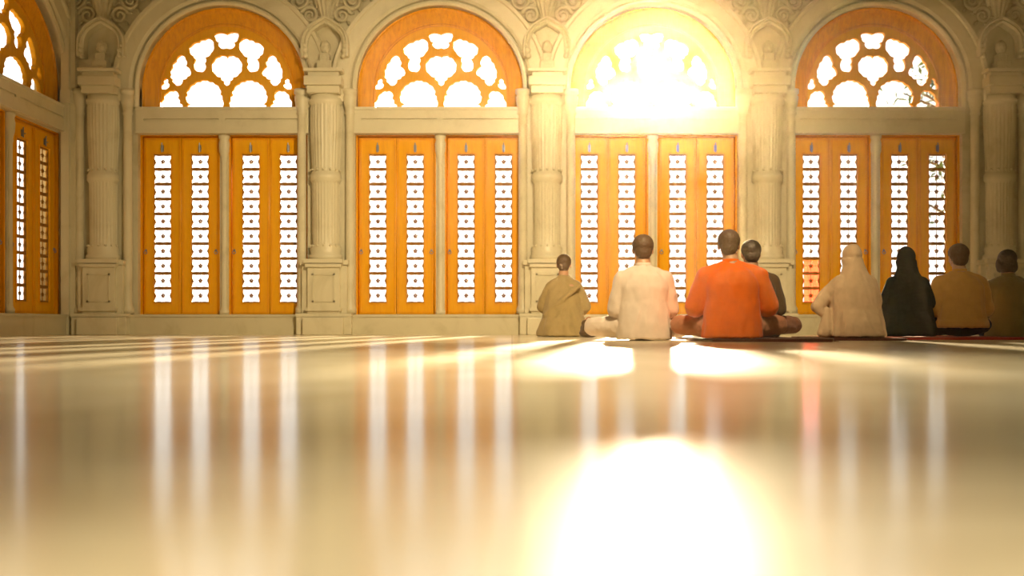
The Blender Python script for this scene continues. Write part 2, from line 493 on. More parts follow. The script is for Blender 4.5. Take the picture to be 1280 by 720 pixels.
# ------------------------------------------------------------------ pilasters
def zz(py): return wz(py)
def pilaster(c, label, k=1.0):
    root = empty('pilaster', (c, Y0, 0))
    tag(root, label, 'pilaster', 'carved marble pilasters', 'structure')
    def px(v): return v * U * k
    # base block and pedestal
    bm = bmesh.new()
    box(bm, -px(34), px(34), -0.20, 0, 0, zz(396)); box(bm, -px(25), px(25), -0.27, -0.19, 0, zz(397))
    bevelled(bm, 0.012)
    box(bm, -px(34.5), px(34.5), -0.21, 0, zz(396), zz(392)); 
    from_bm('base', bm, M['stone2'], root)
    bm = bmesh.new()
    box(bm, -px(28), px(28), -0.15, 0, zz(392), zz(332))
    box(bm, -px(20), px(20), -0.205, -0.14, zz(392), zz(334))
    bevelled(bm, 0.008)
    box(bm, -px(22), px(22), -0.235, -0.14, zz(389), zz(385)); box(bm, -px(22), px(22), -0.235, -0.14, zz(335), zz(331))
    box(bm, -px(30), px(30), -0.18, 0, zz(332), zz(326)); box(bm, -px(24), px(24), -0.245, -0.14, zz(330), zz(325))
    x0, x1, a, b_ = -px(14), px(14), zz(378), zz(343)
    for q in ((x0, x1, a, a + .02), (x0, x1, b_ - .02, b_), (x0, x0 + .02, a, b_), (x1 - .02, x1, a, b_)):
        box(bm, q[0], q[1], -0.218, -0.20, q[2], q[3])
    from_bm('pedestal', bm, M['stone2'], root)
    # fluted half-round shaft
    bm = bmesh.new()
    R = lambda v: px(v)
    prof = [(R(21), zz(326)), (R(21), zz(320)), (R(18.5), zz(318)), (R(19.5), zz(312)), (R(16.5), zz(306)), (R(17), zz(300), 1), (R(17.5), zz(232), 1), (R(17.5), zz(229)), (R(19.5), zz(227)), (R(19.5), zz(220)), (R(17.6), zz(218)), (R(17.6), zz(214), 1), (R(20), zz(160), 1), (R(20), zz(135), 1), (R(19), zz(133)), (R(21), zz(131)), (R(21), zz(127)), (R(19), zz(125)), (R(19), zz(121))]
    lathe(bm, prof, 0, -0.04, PI, 2 * PI, 72, 26, 0.016, 0.85)
    from_bm('shaft', bm, M['stone2'], root, True)
    # small bead drops under the ring
    bm = bmesh.new()
    for i in range(7):
        a = PI + PI * (i + 0.5) / 7
        for zc, rr in ((zz(214), R(18.6)), (zz(308), R(18.4))):
            bmesh.ops.create_icosphere(bm, subdivisions=1, radius=0.018, matrix=Matrix.Translation((rr * math.cos(a), -0.04 + .85 * rr * math.sin(a), zc)))
    from_bm('bead', bm, M['stone2'], root, True)
    # capital
    bm = bmesh.new()
    box(bm, -px(20), px(20), -0.24, 0, zz(121), zz(112)); box(bm, -px(23), px(23), -0.28, 0, zz(112), zz(101))
    box(bm, -px(19), px(19), -0.23, 0, zz(101), zz(95)); box(bm, -px(24), px(24), -0.27, 0, zz(95), zz(91))
    bevelled(bm, 0.007)
    from_bm('capital', bm, M['stone2'], root)
    # niche with a stepped finial inside and an ogee hood
    bm = bmesh.new()
    box(bm, -px(9), px(9), -0.19, -0.02, zz(91), zz(80)); box(bm, -px(6), px(6), -0.16, -0.02, zz(80), zz(70))
    bevelled(bm, 0.008)
    m4 = Matrix.Translation((0, -0.09, zz(62))) @ Matrix.Diagonal((px(7), 0.06, 0.10, 1))
    bmesh.ops.create_icosphere(bm, subdivisions=2, radius=1, matrix=m4)
    from_bm('finial', bm, M['carved'], root)
    rr = px(21); path = [(-rr, zz(74), -1, 0), (-rr * 1.02, zz(66), -1, 0)]
    for i in range(25):
        a = PI - PI * i / 24
        cusp = 1 + 0.16 * max(0, 1 - abs(a - PI / 2) / 0.45)
        path.append((rr * math.cos(a), zz(57) + rr * math.sin(a) * cusp, math.cos(a), math.sin(a)))
    path += [(rr * 1.02, zz(66), 1, 0), (rr, zz(74), 1, 0)]
    sweep('niche_hood', path, [(0.0, 0.0), (0.0, -0.13), (0.025, -0.155), (0.05, -0.13), (0.065, -0.165), (0.085, -0.16), (0.095, -0.10), (0.10, 0.0)], M['stone2'], root)
    bm = bmesh.new()
    for s in (-1, 1):   # scroll bosses at the hood's feet
        for q, (dx, dz, r) in enumerate(((24.5, 66, .045), (23, 73, .035), (25.5, 60, .034))):
            bmesh.ops.create_icosphere(bm, subdivisions=2, radius=r, matrix=Matrix.Translation((s * px(dx), -0.12, zz(dz))))
    from_bm('scroll_boss', bm, M['stone2'], root, True)
    # side colonnettes
    for s in (-1, 1):
        bm = bmesh.new()
        lathe(bm, [(R(8), zz(392)), (R(8), zz(386)), (R(6), zz(382)), (R(5.6), zz(376)), (R(5.4), zz(145)), (R(7), zz(143)), (R(5.6), zz(140)), (R(8), zz(131)), (R(9), zz(122)), (R(7.5), zz(120)), (R(9.4), zz(118)), (R(9.4), zz(113))], s * px(30), -0.03, PI, 2 * PI, 18, sy=1.0)
        from_bm('colonnette', bm, M['stone2'], root, True)
    # tapering corbel above with leaf ribs
    bm = bmesh.new()
    lathe(bm, [(R(6), zz(32)), (R(10), zz(26)), (R(9), zz(22), 1), (R(15), zz(6), 1), (R(19), zz(-8), 1), (R(22), zz(-12)), (R(22), zz(-22)), (R(27), zz(-26)), (R(27), zz(-40))], 0, -0.02, PI, 2 * PI, 60, 14, 0.03, 0.9)
    from_bm('corbel', bm, M['carved'], root, True)
    # scrolling foliage carved in the spandrels on both sides
    for s in (-1, 1):
        bm = bmesh.new()
        for (cx, cz, r0, turns, ph) in ((20, 20, 11, 1.6, 0.2), (34, 2, 12, 1.7, 2.2), (17, -14, 10, 1.5, 4.0), (50, -12, 11, 1.6, 1.0)):
            pts = []
            for i in range(30):
                t = i / 29; a = ph + turns * 2 * PI * t; r = r0 * (1 - 0.82 * t)
                pts.append((s * px(cx + r * math.cos(a)), -0.035, zz(cz) + px(r * math.sin(a))))
            tube(bm, pts, 0.030, 6, 0.014)
            for q in range(6):
                a = ph + q * PI / 3
                m4 = Matrix.Translation((s * px(cx + r0 * 1.15 * math.cos(a)), -0.025, zz(cz) + px(r0 * 1.15 * math.sin(a)))) @ Matrix.Rotation(-a * s, 4, 'Y') @ Matrix.Diagonal((0.045, 0.025, 0.022, 1))
                bmesh.ops.create_icosphere(bm, subdivisions=1, radius=1, matrix=m4)
        from_bm('scroll_carving', bm, M['carved'], root, True)
    return root
pilaster(wx(131), 'carved marble pilaster at the corner with the side wall', 1.0)
pilaster(wx(408), 'carved marble pilaster between the first and second facing arches', 1.0)
pilaster(wx(683.5), 'hazy marble pilaster behind the person in the khaki cloak', 1.0)
pilaster(wx(958), 'marble pilaster behind the orange-shirted man, beyond the sunlit bay', 1.0)
pilaster(wx(1247), 'dark marble pilaster at the picture edge, behind the olive-shirted man', 1.0)
# strip of wall order tucked in the corner
bm = bmesh.new(); box(bm, 0, 0.10, -0.16, 0, 0, ZTOP); box(bm, 0.10, 0.16, -0.10, 0, 0, ZTOP)
box(bm, 0.0, 0.13, -0.19, 0, zz(132), zz(116)); 
o = from_bm('trim_31', bm, M['stone2']); o.location = (XS, Y0, 0)
tag(o, 'stepped marble strip rising up the corner of the two walls', 'corner strip', kind='structure')

# ------------------------------------------------------------------ people
def remeshed(bm, voxel, smooth_it=6):
    me = bpy.data.meshes.new('tmp'); bmesh.ops.recalc_face_normals(bm, faces=bm.faces[:]); bm.to_mesh(me); bm.free()
    ob = bpy.data.objects.new('tmp_shape', me); C.objects.link(ob)
    rm = ob.modifiers.new('r', 'REMESH'); rm.mode = 'VOXEL'; rm.voxel_size = voxel
    sm = ob.modifiers.new('s', 'SMOOTH'); sm.iterations = smooth_it; sm.factor = 0.5
    bpy.context.view_layer.update()
    out = bpy.data.meshes.new_from_object(ob.evaluated_get(bpy.context.evaluated_depsgraph_get()))
    bpy.data.objects.remove(ob); bpy.data.meshes.remove(me)
    return out
SPH = [(math.sin(PI * j / 10) , math.cos(PI * j / 10)) for j in range(11)]
def rings_to(bm, rings, n):
    """rings of n points between two poles -> one closed skin"""
    vr = [[bm.verts.new(p) for p in ring] for ring in rings[1:-1]]
    a, b = bm.verts.new(rings[0]), bm.verts.new(rings[-1])
    for i in range(n):
        j = (i + 1) % n
        bm.faces.new((a, vr[0][j], vr[0][i])); bm.faces.new((b, vr[-1][i], vr[-1][j]))
        for p, q in zip(vr[:-1], vr[1:]): bm.faces.new((p[i], p[j], q[j], q[i]))
def ell(bm, c, r, rot=None):
    m4 = Matrix.Translation(c)
    if rot is not None: m4 = m4 @ rot
    m4 = m4 @ Matrix.Diagonal((r[0], r[1], r[2], 1)); n = 18; m = 12
    rings = [m4 @ Vector((0, 0, 1))]
    for j in range(1, m):
        t = PI * j / m
        rings.append([m4 @ Vector((math.sin(t) * math.cos(2*PI*i/n), math.sin(t) * math.sin(2*PI*i/n), math.cos(t))) for i in range(n)])
    rings.append(m4 @ Vector((0, 0, -1))); rings_to(bm, rings, n)
def cap(bm, p0, p1, r0, r1):
    p0, p1 = Vector(p0), Vector(p1); d = p1 - p0; L = d.length; n = 14
    q = Vector((0, 0, 1)).rotation_difference(d.normalized()).to_matrix() if L > 1e-6 else Matrix.Identity(3)
    def ring(c, r, z): return [c + q @ Vector((r * math.cos(2*PI*i/n), r * math.sin(2*PI*i/n), z)) for i in range(n)]
    rings = [p1 + q @ Vector((0, 0, r1))]
    for j in (1, 2, 3, 4): rings.append(ring(p1, r1 * math.sin(PI/2*j/4), r1 * math.cos(PI/2*j/4)))
    for j in (0, 1, 2, 3): rings.append(ring(p0, r0 * math.cos(PI/2*j/4), -r0 * math.sin(PI/2*j/4)))
    rings.append(p0 - q @ Vector((0, 0, r0))); rings_to(bm, rings, n)
def loft(bm, rows, n=40, fold=None):
    """rows: (cx, cy, z, rx, ry)"""
    rings = []
    for k, (cx, cy, z, rx, ry) in enumerate(rows):
        ring = []
        for i in range(n):
            a = 2 * PI * i / n
            f = 1.0 + (fold(a, z) if fold else 0)
            ca, sa = math.cos(a), math.sin(a)
            e = 0.85
            ring.append(bm.verts.new((cx + rx * f * math.copysign(abs(ca) ** e, ca), cy + ry * f * math.copysign(abs(sa) ** e, sa), z)))
        rings.append(ring)
    for a, b in zip(rings[:-1], rings[1:]):
        for i in range(n): bm.faces.new((a[i], a[(i+1) % n], b[(i+1) % n], b[i]))
    bm.faces.new(rings[0][::-1]); bm.faces.new(rings[-1])
def wrinkle(me, amp, freq=(11, 11, 4), seed=0.0, zcut=-1):
    ns = [v.normal.copy() for v in me.vertices]
    off = Vector((seed, seed * 1.7, seed * 0.3))
    for v, n_ in zip(me.vertices, ns):
        p = Vector((v.co.x * freq[0], v.co.y * freq[1], v.co.z * freq[2])) + off
        a = noise.noise(p); b = noise.noise(p * 2.3 + Vector((5, 3, 1)))
        v.co += n_ * amp * ((1 - abs(a) * 2) * 0.7 + b * 0.5)
        if v.co.z < 0.002: v.co.z = 0.002

def hand(bm, wrist, direction, palm_n, side):
    """palm + four bent fingers + thumb. direction: where the fingers point, palm_n: the back of the hand's normal"""
    w_ = Vector(wrist); d = Vector(direction).normalized(); n_ = Vector(palm_n); n_ = (n_ - d * n_.dot(d)).normalized()
    s = d.cross(n_).normalized() * side
    pc = w_ + d * 0.048
    rot = Matrix((s, d, n_)).transposed().to_4x4()
    ell(bm, pc, (0.040, 0.052, 0.016), rot)
    cap(bm, w_, pc, 0.026, 0.022)
    lens = (0.070, 0.080, 0.074, 0.058)
    for i, L in enumerate(lens):
        off = (i - 1.5) * 0.0205
        k0 = w_ + d * (0.090 - abs(i - 1.2) * 0.004) - s * off
        d1 = (d - n_ * 0.35).normalized(); d2 = (d - n_ * 1.1).normalized(); d3 = (d * 0.5 - n_ * 1.2).normalized()
        a = k0 + d1 * L * 0.45; b = a + d2 * L * 0.32; c_ = b + d3 * L * 0.25
        cap(bm, k0 - d * 0.02, k0, 0.010, 0.0098); cap(bm, k0, a, 0.0098, 0.009); cap(bm, a, b, 0.009, 0.0082); cap(bm, b, c_, 0.0082, 0.0072)
    t0 = w_ + d * 0.030 + s * 0.026; t1 = t0 + (d * 0.6 + s * 0.8 - n_ * 0.3).normalized() * 0.038; t2 = t1 + (d * 0.95 + s * 0.2 - n_ * 0.35).normalized() * 0.03
    cap(bm, t0, t1, 0.0125, 0.0105); cap(bm, t1, t2, 0.0105, 0.0085)

def figure(px_c, py_top, depth, label, spec):
    """a seated figure facing the wall; built life size, then scaled to the height in the photo"""
    X = (px_c - 640) / F * depth
    z_floor = spec.get('z', 0.0)
    top = CAMZ + (HOR - py_top) / F * depth - z_floor
    root = empty('person', (X, depth, z_floor), spec.get('yaw', 0.0))
    tag(root, label, 'person', 'seated worshippers')
    kneel = spec.get('kneel', False)
    hz = 0.235 if kneel else 0.13               # hip height
    sh = hz + 0.435                              # shoulder line
    lean = spec.get('lean', 0.03)
    nod = spec.get('nod', 0.02); hx = spec.get('hx', 0.0)
    neck0 = Vector((0, lean, sh + 0.02)); neck1 = Vector((hx * .5, lean + 0.02 + nod * .5, sh + 0.11))
    hc = Vector((hx, lean + 0.035 + nod, sh + 0.195))
    swd = spec.get('shoulder', 0.185)
    bm = bmesh.new()
    # torso
    tors = [(0, 0, hz - 0.09, .15, .11), (0, 0, hz - .02, .172, .13), (0, .005, hz + .06, .165, .12), (0, lean*.5, hz + .18, .148, .105), (0, lean*.8, hz + .30, .160, .112), (0, lean, hz + .38, .165, .105), (0, lean, hz + .41, .13, .075), (0, lean, hz + .45, .07, .055)]
    loft(bm, tors)
    cap(bm, neck0, neck1, 0.066, 0.060)
    rotx = Matrix.Rotation(-spec.get('tilt', 0.12), 4, 'X')
    def hp(x, y, z): return hc + rotx @ Vector((x, y, z))
    # head: skull, jaw, brow, nose, lips, ears
    ell(bm, hp(0, -0.012, 0.022), (0.076, 0.094, 0.086), rotx)
    ell(bm, hp(0, 0.028, -0.04), (0.058, 0.062, 0.066), rotx)
    ell(bm, hp(0, 0.066, -0.088), (0.026, 0.022, 0.020), rotx)
    cap(bm, hp(-0.034, 0.078, 0.022), hp(0.034, 0.078, 0.022), 0.012, 0.012)
    cap(bm, hp(0, 0.086, 0.012), hp(0, 0.106, -0.026), 0.008, 0.013)
    for s in (-1, 1):
        ell(bm, hp(s * 0.010, 0.097, -0.030), (0.009, 0.010, 0.008), rotx)
        ell(bm, hp(s * 0.040, 0.068, -0.024), (0.020, 0.016, 0.018), rotx)
        ell(bm, hp(s * 0.079, -0.004, -0.008), (0.011, 0.019, 0.032), rotx @ Matrix.Rotation(s * 0.3, 4, 'Z'))
    cap(bm, hp(-0.018, 0.088, -0.056), hp(0.018, 0.088, -0.056), 0.0068, 0.0068)
    cap(bm, hp(-0.015, 0.086, -0.067), hp(0.015, 0.086, -0.067), 0.0075, 0.0075)
    # legs
    legs = []
    for s in (-1, 1):
        if kneel:
            hip, knee, ank = Vector((s*.09, .02, hz - .02)), Vector((s*.13, .40, .075)), Vector((s*.10, -.04, .055))
            toe = Vector((s*.07, -.20, .04))
        else:
            kw = spec.get('knee', .37)
            hip, knee, ank = Vector((s*.10, .02, hz - .02)), Vector((s*kw, .27, .115)), Vector((-s*.09, .33 + .05*s, .06))
            toe = ank + Vector((-s*.17, -.05, -.015))
        cap(bm, hip, knee, .082, .056); cap(bm, knee, ank, .052, .034)
        cap(bm, ank, ank + (toe - ank) * .6, .034, .030); cap(bm, ank + (toe - ank) * .5, toe, .030, .020)
        for q in range(5):
            side_v = Vector((0, 1, 0)) if not kneel else Vector((1, 0, 0))
            t = toe + side_v * (q - 2) * .014
            cap(bm, t - (toe - ank).normalized() * .01, t + (toe - ank).normalized() * (.022 - .002 * q), .010, .008)
        legs.append((hip, knee, ank, toe))
    # arms
    arms = []
    for s in (-1, 1):
        shp = Vector((s * (swd - (.03 if spec['wear'] != 'shirt' else 0.012)), lean, sh - (0.085 if spec['wear'] != 'shirt' else 0.062)))
        elb = Vector((s * (swd + spec.get('elbow', .055)), lean + .03, hz + .135))
        if kneel: wr = Vector((s*.11, .27, hz + .02))
        else: wr = Vector((s*.20, .25, hz + .085))
        e = spec.get('arm_%s' % ('l' if s < 0 else 'r'))
        if e: elb, wr = Vector(e[0]), Vector(e[1])
        cap(bm, shp, elb, .052, .042); cap(bm, elb, wr, .040, .027)
        cap(bm, shp, (0, lean, sh + .035), .05, .045)
        hd = Vector((-s*.25, .9, -.35)) if kneel else Vector((s*.3, .9, -.25))
        hand(bm, wr, hd, (0, .2, 1), -s)
        arms.append((shp, elb, wr))
    body = link('body', remeshed(bm, 0.0062, 3), spec['skin'], root, True)
    body['label'] = 'skin of head, neck, hands and feet'
    # eyes
    for s in (-1, 1):
        b2 = bmesh.new(); ell(b2, hp(s * 0.031, 0.0765, 0.000), (0.012, 0.010, 0.009), rotx)
        from_bm('eye', b2, M['eye'], body, True)
    # hair
    hair = spec.get('hair')
    if hair:
        b2 = bmesh.new(); g = spec.get('hair_r', 0.0)
        ell(b2, hp(0, -0.026, 0.036), (0.089 + g, 0.099 + g, 0.089 + g), rotx)
        ell(b2, hp(0, -0.055, -0.02), (0.070 + g, 0.058 + g, 0.075 + g), rotx)
        if spec.get('bob'):
            ell(b2, hp(0, -0.035, -0.055), (0.092, 0.075, 0.075), rotx)
            for s in (-1, 1): ell(b2, hp(s * 0.072, -0.005, -0.03), (0.03, 0.05, 0.075), rotx)
        me = remeshed(b2, 0.0065, 3); wrinkle(me, 0.0045, (55, 55, 40), spec.get('seed', 0))
        link('hair', me, hair, root, True)
    # garments
    gar = spec['top']; seed = spec.get('seed', 1)
    if spec['wear'] == 'shirt':
        b2 = bmesh.new(); e = .026 + spec.get('loose', 0.0); hem = spec.get('shirt_hem', 0.0)
        rows = [(0, 0, max(0.012, hz - .115) + hem, .195 + e, .155 + e), (0, 0, hz - .06 + hem, .190 + e, .150 + e), (0, 0, hz + .02, .178 + e, .14 + e), (0, .005, hz + .10, .168 + e, .125 + e), (0, lean*.5, hz + .2, .160 + e, .112 + e), (0, lean*.8, hz + .31, .172 + e, .112 + e), (0, lean, hz + .36, .165 + e, .10 + e), (0, lean, hz + .41, .130 + e, .078 + e), (0, lean, hz + .452, .085 + e*.6, .060 + e*.5), (0, lean + .006, hz + .492, .060, .056)]
        loft(b2, rows)
        for (shp, elb, wr) in arms:
            cap(b2, shp, (0, lean, sh + .028), .066 + e*.2, .055); cap(b2, shp, elb, .068 + e*.3, .062 + e*.4)
            t = spec.get('sleeve', 0.85); en = elb + (wr - elb) * t
            cap(b2, elb, en, .060 + e*.4, .048 + e*.5)
        me = remeshed(b2, 0.009, 8); wrinkle(me, 0.011, (10, 10, 4.5), seed)
        link(spec.get('top_name', 'shirt'), me, gar, root, True)
        b2 = bmesh.new()
        cr = [(0.060, 0), (0.066, 0.012), (0.066, 0.034), (0.058, 0.040)]
        lathe(b2, [(r, z) for r, z in cr], 0, 0, n=28)
        col = from_bm('collar', b2, gar, root, True); col.location = (hx*.4, lean + .012, hz + .478)
    elif spec['wear'] == 'cloak':
        b2 = bmesh.new()
        fold = lambda a, z: 0.045 * math.sin(9 * a + 7 * z) * max(0, (0.5 - z)) * 2
        rows = [(.0, .07, .012, .325, .38), (0, .07, .06, .32, .37), (0, .05, .14, .285, .33), (0, .03, hz, .245, .25), (0, .01, hz + .1, .225, .19), (0, lean*.6, hz + .22, .205, .155), (0, lean, hz + .32, .190, .135), (0, lean, hz + .38, .155, .11), (0, lean, hz + .43, .11, .085), (0, lean + .01, hz + .47, .078, .07), (0, lean + .01, hz + .50, .068, .064)]
        loft(b2, rows, 60, fold)
        for i in range(12):   # a wrap thrown across the back
            t = i / 11; p = Vector((-.20 + .38 * t, -.155 + .06 * abs(t - .5), hz + .02 + .33 * t)); q = Vector((-.17 + .38 * t, -.15 + .06 * abs(t - .5), hz + .05 + .33 * t))
            cap(b2, p, q, .024, .024)
        for (shp, elb, wr) in arms:
            cap(b2, shp, (0, lean, sh + .02), .075, .06); cap(b2, shp, elb, .078, .085); cap(b2, elb, elb + (wr - elb) * .8, .085, .08)
        me = remeshed(b2, 0.009, 8); wrinkle(me, 0.012, (9, 9, 4), seed)
        link(spec.get('top_name', 'cloak'), me, gar, root, True)
    else:   # robe draped over the head
        b2 = bmesh.new()
        hw = spec.get('hem', .27); sw_ = spec.get('shw', .235)
        fold = lambda a, z: 0.05 * math.sin(11 * a + 6 * z) * max(0, (0.55 - z)) 
        rows = [(0, .06, .012, hw, .36), (0, .06, .05, hw, .36), (0, .05, .16, hw*.93, .32), (0, .02, hz + .06, sw_ + .01, .21), (0, lean*.5, hz + .2, sw_*.98, .175), (0, lean*.8, hz + .29, sw_*.95, .16), (0, lean, hz + .355, sw_*.82, .135), (0, lean, hz + .405, sw_*.64, .12), (0, lean + .01, hz + .46, sw_*.50, .108), (hx*.7, lean + .02, hz + .53, .098, .10), (hx, hc.y - .01, hc.z - .03, .100, .108)]
        loft(b2, rows, 60, fold)
        ell(b2, hp(0, -0.018, 0.012), (0.094, 0.110, 0.108), rotx)
        for (shp, elb, wr) in arms:
            cap(b2, shp, elb, .075, .075); cap(b2, elb, elb + (wr - elb) * .8, .072, .066)
        if spec.get('drape'):
            for (p, q, r0, r1) in spec['drape']: cap(b2, p, q, r0, r1)
        me = remeshed(b2, 0.009, 8); wrinkle(me, spec.get('wr', 0.013), (9, 9, 3.0), seed)
        # open the hood at the face
        bmx = bmesh.new(); bmx.from_mesh(me)
        fc = hp(0, 0.10, -0.02)
        kill = [v for v in bmx.verts if ((v.co.x - fc.x) / .055) ** 2 + ((v.co.z - fc.z) / .075) ** 2 < 1 and v.co.y > hc.y + .03]
        bmesh.ops.delete(bmx, geom=kill, context='VERTS'); bmx.to_mesh(me); bmx.free()
        link(spec.get('top_name', 'robe'), me, gar, root, True)
    if 'pants' in spec:
        b2 = bmesh.new()
        ell(b2, (0, 0, hz - .035), (.19, .15, .095))
        for (hip, knee, ank, toe) in legs:
            cap(b2, hip, knee, .100, .078); cap(b2, knee, ank, .074, .056)
        me = remeshed(b2, 0.009, 8); wrinkle(me, 0.009, (12, 12, 12), seed + 3)
        link('trousers', me, spec['pants'], root, True)
    if 'extra' in spec: spec['extra'](root)
    # real height of what was built -> scale to the photo
    built = hc.z + (0.122 if hair else 0.120)
    k = top / built
    kx = spec.get('kx', 1.0)
    root.scale = (k * kx, k * kx, k)
    return root

M['eye'] = mat_plain('eye_white', (0.6, 0.55, 0.5), 0.2)
sk1 = mat_skin('skin_brown', (0.36, 0.18, 0.09)); sk2 = mat_skin('skin_tan', (0.48, 0.27, 0.15))
h_dark = mat_plain('black_hair', (0.035, 0.022, 0.012), 0.55); h_brown = mat_plain('brown_hair', (0.10, 0.055, 0.022), 0.6)
c_white = mat_cloth('white_cotton', (0.66, 0.55, 0.47)); c_orange = mat_cloth('orange_cotton', (0.80, 0.145, 0.002))
c_khaki = mat_cloth('khaki_wool', (0.34, 0.25, 0.11)); c_cream = mat_cloth('cream_cotton', (0.62, 0.45, 0.29))
c_black = mat_cloth('black_cloth', (0.006, 0.010, 0.010), 0.0); c_tan = mat_cloth('tan_cotton', (0.58, 0.31, 0.07))
c_olive = mat_cloth('olive_cotton', (0.17, 0.13, 0.04)); c_navy = mat_cloth('navy_cloth', (0.012, 0.016, 0.035), 0.0)
c_brownp = mat_cloth('russet_brown_cloth', (0.46, 0.20, 0.11)); c_dark = mat_cloth('dark_brown_cloth', (0.10, 0.06, 0.03))
c_russ = mat_cloth('russet_cloth', (0.22, 0.10, 0.06))
c_red = mat_cloth('red_cloth', (0.62, 0.06, 0.05))

def strap(root):
    pass
P = {}
P[1] = figure(704, 318, 10.9, 'person in a khaki cloak kneeling alone before the pilaster', dict(skin=sk2, hair=h_brown, wear='cloak', top=c_khaki, top_name='cloak', kneel=True, seed=3, tilt=.2, nod=.03, knee=.3, yaw=-0.15))
P[2] = figure(805, 293, 8.4, 'man in a white shirt seated cross-legged in the sun glare', dict(skin=sk2, hair=h_brown, wear='shirt', top=c_white, pants=c_white, seed=8, knee=.40, hx=0.0, loose=.008, elbow=.035))
P[3] = figure(915, 287, 7.92, 'man in a bright orange shirt seated cross-legged, in front of a half-hidden companion', dict(z=.019, skin=sk2, hair=h_brown, wear='shirt', top=c_orange, pants=c_brownp, seed=14, shoulder=.215, loose=.022, elbow=.075, sleeve=.35, knee=.40, yaw=-0.12, hx=-0.02, lean=.02))
P[4] = figure(941, 300, 8.9, 'dark-haired person mostly hidden behind the orange-shirted man', dict(z=.019, skin=sk1, hair=h_dark, wear='shirt', top=c_dark, pants=c_russ, seed=20, knee=.44, elbow=.06, loose=.01))
P[5] = figure(1070, 305, 8.8, 'woman in a cream headscarf and robe with a wide hanging sleeve', dict(z=.019, skin=sk2, wear='robe', top=c_cream, kneel=True, seed=25, hem=.30, shw=.25, yaw=0.12, tilt=.22, nod=.03,
    arm_l=((-.30, .12, .42), (-.20, .34, .34)), drape=[((-.30, .10, .42), (-.40, .06, .33), .08, .06), ((-.40, .06, .33), (-.36, .04, .26), .055, .04), ((-.30, .04, .28), (-.33, .0, .07), .045, .075), ((-.33, 0, .07), (-.38, 0, .05), .06, .04)]))
P[6] = figure(1136, 308, 9.4, 'woman veiled head to floor in plain black', dict(skin=sk2, wear='robe', top=c_black, top_name='veil', kneel=True, seed=31, hem=.28, shw=.235, wr=.008, z=0.02))
P[7] = figure(1202, 305, 9.6, 'man in a tan shirt and navy trousers with short brown hair', dict(skin=sk2, hair=h_brown, hair_r=.004, wear='shirt', top=c_tan, pants=c_navy, seed=37, knee=.33, loose=.016, shirt_hem=.075, z=0.02, shoulder=.195))
P[8] = figure(1263, 312, 10.05, 'man in an olive shirt with full black hair, last in the row', dict(skin=sk1, hair=h_dark, bob=True, wear='shirt', top=c_olive, pants=c_navy, seed=43, knee=.27, loose=.014))

# ------------------------------------------------------------------ rugs, bag
def rug(label, x0, x1, y0, y1, mat, edge, rot=0.0):
    cx, cy = (x0 + x1) / 2, (y0 + y1) / 2
    root = empty('prayer_rug', (cx, cy, 0), rot)
    tag(root, label, 'rug', 'prayer rugs on the marble floor')
    hw, hd = (x1 - x0) / 2, (y1 - y0) / 2
    bm = bmesh.new(); nx, ny = 40, 30; g = []
    for j in range(ny + 1):
        row = []
        for i in range(nx + 1):
            x = -hw + 2 * hw * i / nx; y = -hd + 2 * hd * j / ny
            zt = 0.017 + 0.002 * noise.noise(Vector((x * 3, y * 3, cx)))
            if j < 1: zt = 0.024 + 0.008 * noise.noise(Vector((x * 5, cx, 0)))
            row.append(bm.verts.new((x, y + .01 * noise.noise(Vector((x * 4, y, 3))), zt)))
        g.append(row)
    for j in range(ny):
        for i in range(nx): bm.faces.new((g[j][i], g[j][i+1], g[j+1][i+1], g[j+1][i]))
    r = bmesh.ops.extrude_face_region(bm, geom=bm.faces[:])
    for v in [e for e in r['geom'] if isinstance(e, bmesh.types.BMVert)]: v.co.z = 0.001
    from_bm('pile', bm, mat, root, False)
    bm = bmesh.new()
    b = 0.05; z0, z1 = 0.016, 0.0215
    for q in ((-hw, hw, -hd + .01, -hd + b), (-hw, hw, hd - b, hd), (-hw, -hw + b, -hd + b, hd - b), (hw - b, hw, -hd + b, hd - b)): box(bm, q[0], q[1], q[2], q[3], z0, z1)
    from_bm('border', bm, edge, root)
    for s in (-1, 1):
        bm = bmesh.new()
        for i in range(int(2 * hd / 0.03)):
            y = -hd + 0.015 + i * 0.03
            tube(bm, [(s * hw, y, .012), (s * (hw + .03), y + random.uniform(-.008, .008), .006), (s * (hw + .055), y + random.uniform(-.012, .012), .004)], 0.003, 5)
        from_bm('fringe', bm, edge, root)
    return root
c_rug = mat_cloth('red_rug_pile', (0.42, 0.045, 0.035)); c_rugd = mat_cloth('maroon_rug_pile', (0.10, 0.035, 0.02))
c_rede = mat_cloth('rose_rug_border', (0.50, 0.12, 0.09)); c_bro = mat_cloth('brown_rug_border', (0.16, 0.08, 0.04))
rug('red prayer rug under the black-veiled woman and tan-shirted man', 3.46, 4.62, 8.70, 10.3, c_rug, c_rede)
rug('dark maroon prayer rug under the cream-robed woman', 2.68, 3.28, 8.28, 9.55, c_rugd, c_bro)
rug('dark brown prayer rug under the orange-shirted man', 1.55, 2.48, 7.70, 9.4, c_rugd, c_bro)
bm = bmesh.new()
ell(bm, (0, 0, .085), (.085, .11, .085)); ell(bm, (0, 0, .05), (.10, .12, .05)); cap(bm, (-.05, 0, .15), (.05, 0, .16), .03, .03)
me = remeshed(bm, .008, 5); wrinkle(me, .006, (18, 18, 18), 5)
bag = link('cloth_bag', me, c_dark, None, True, ((736 - 640) / F * 10.3, 10.3, 0.0))
tag(bag, 'small dark cloth bag beside the khaki-cloaked person', 'bag')
bm = bmesh.new()
tube(bm, [(-.05 + .1 * i / 10, 0.0, .16 + .05 * math.sin(PI * i / 10)) for i in range(11)], .006)
from_bm('handle', bm, c_brownp, bag, True)

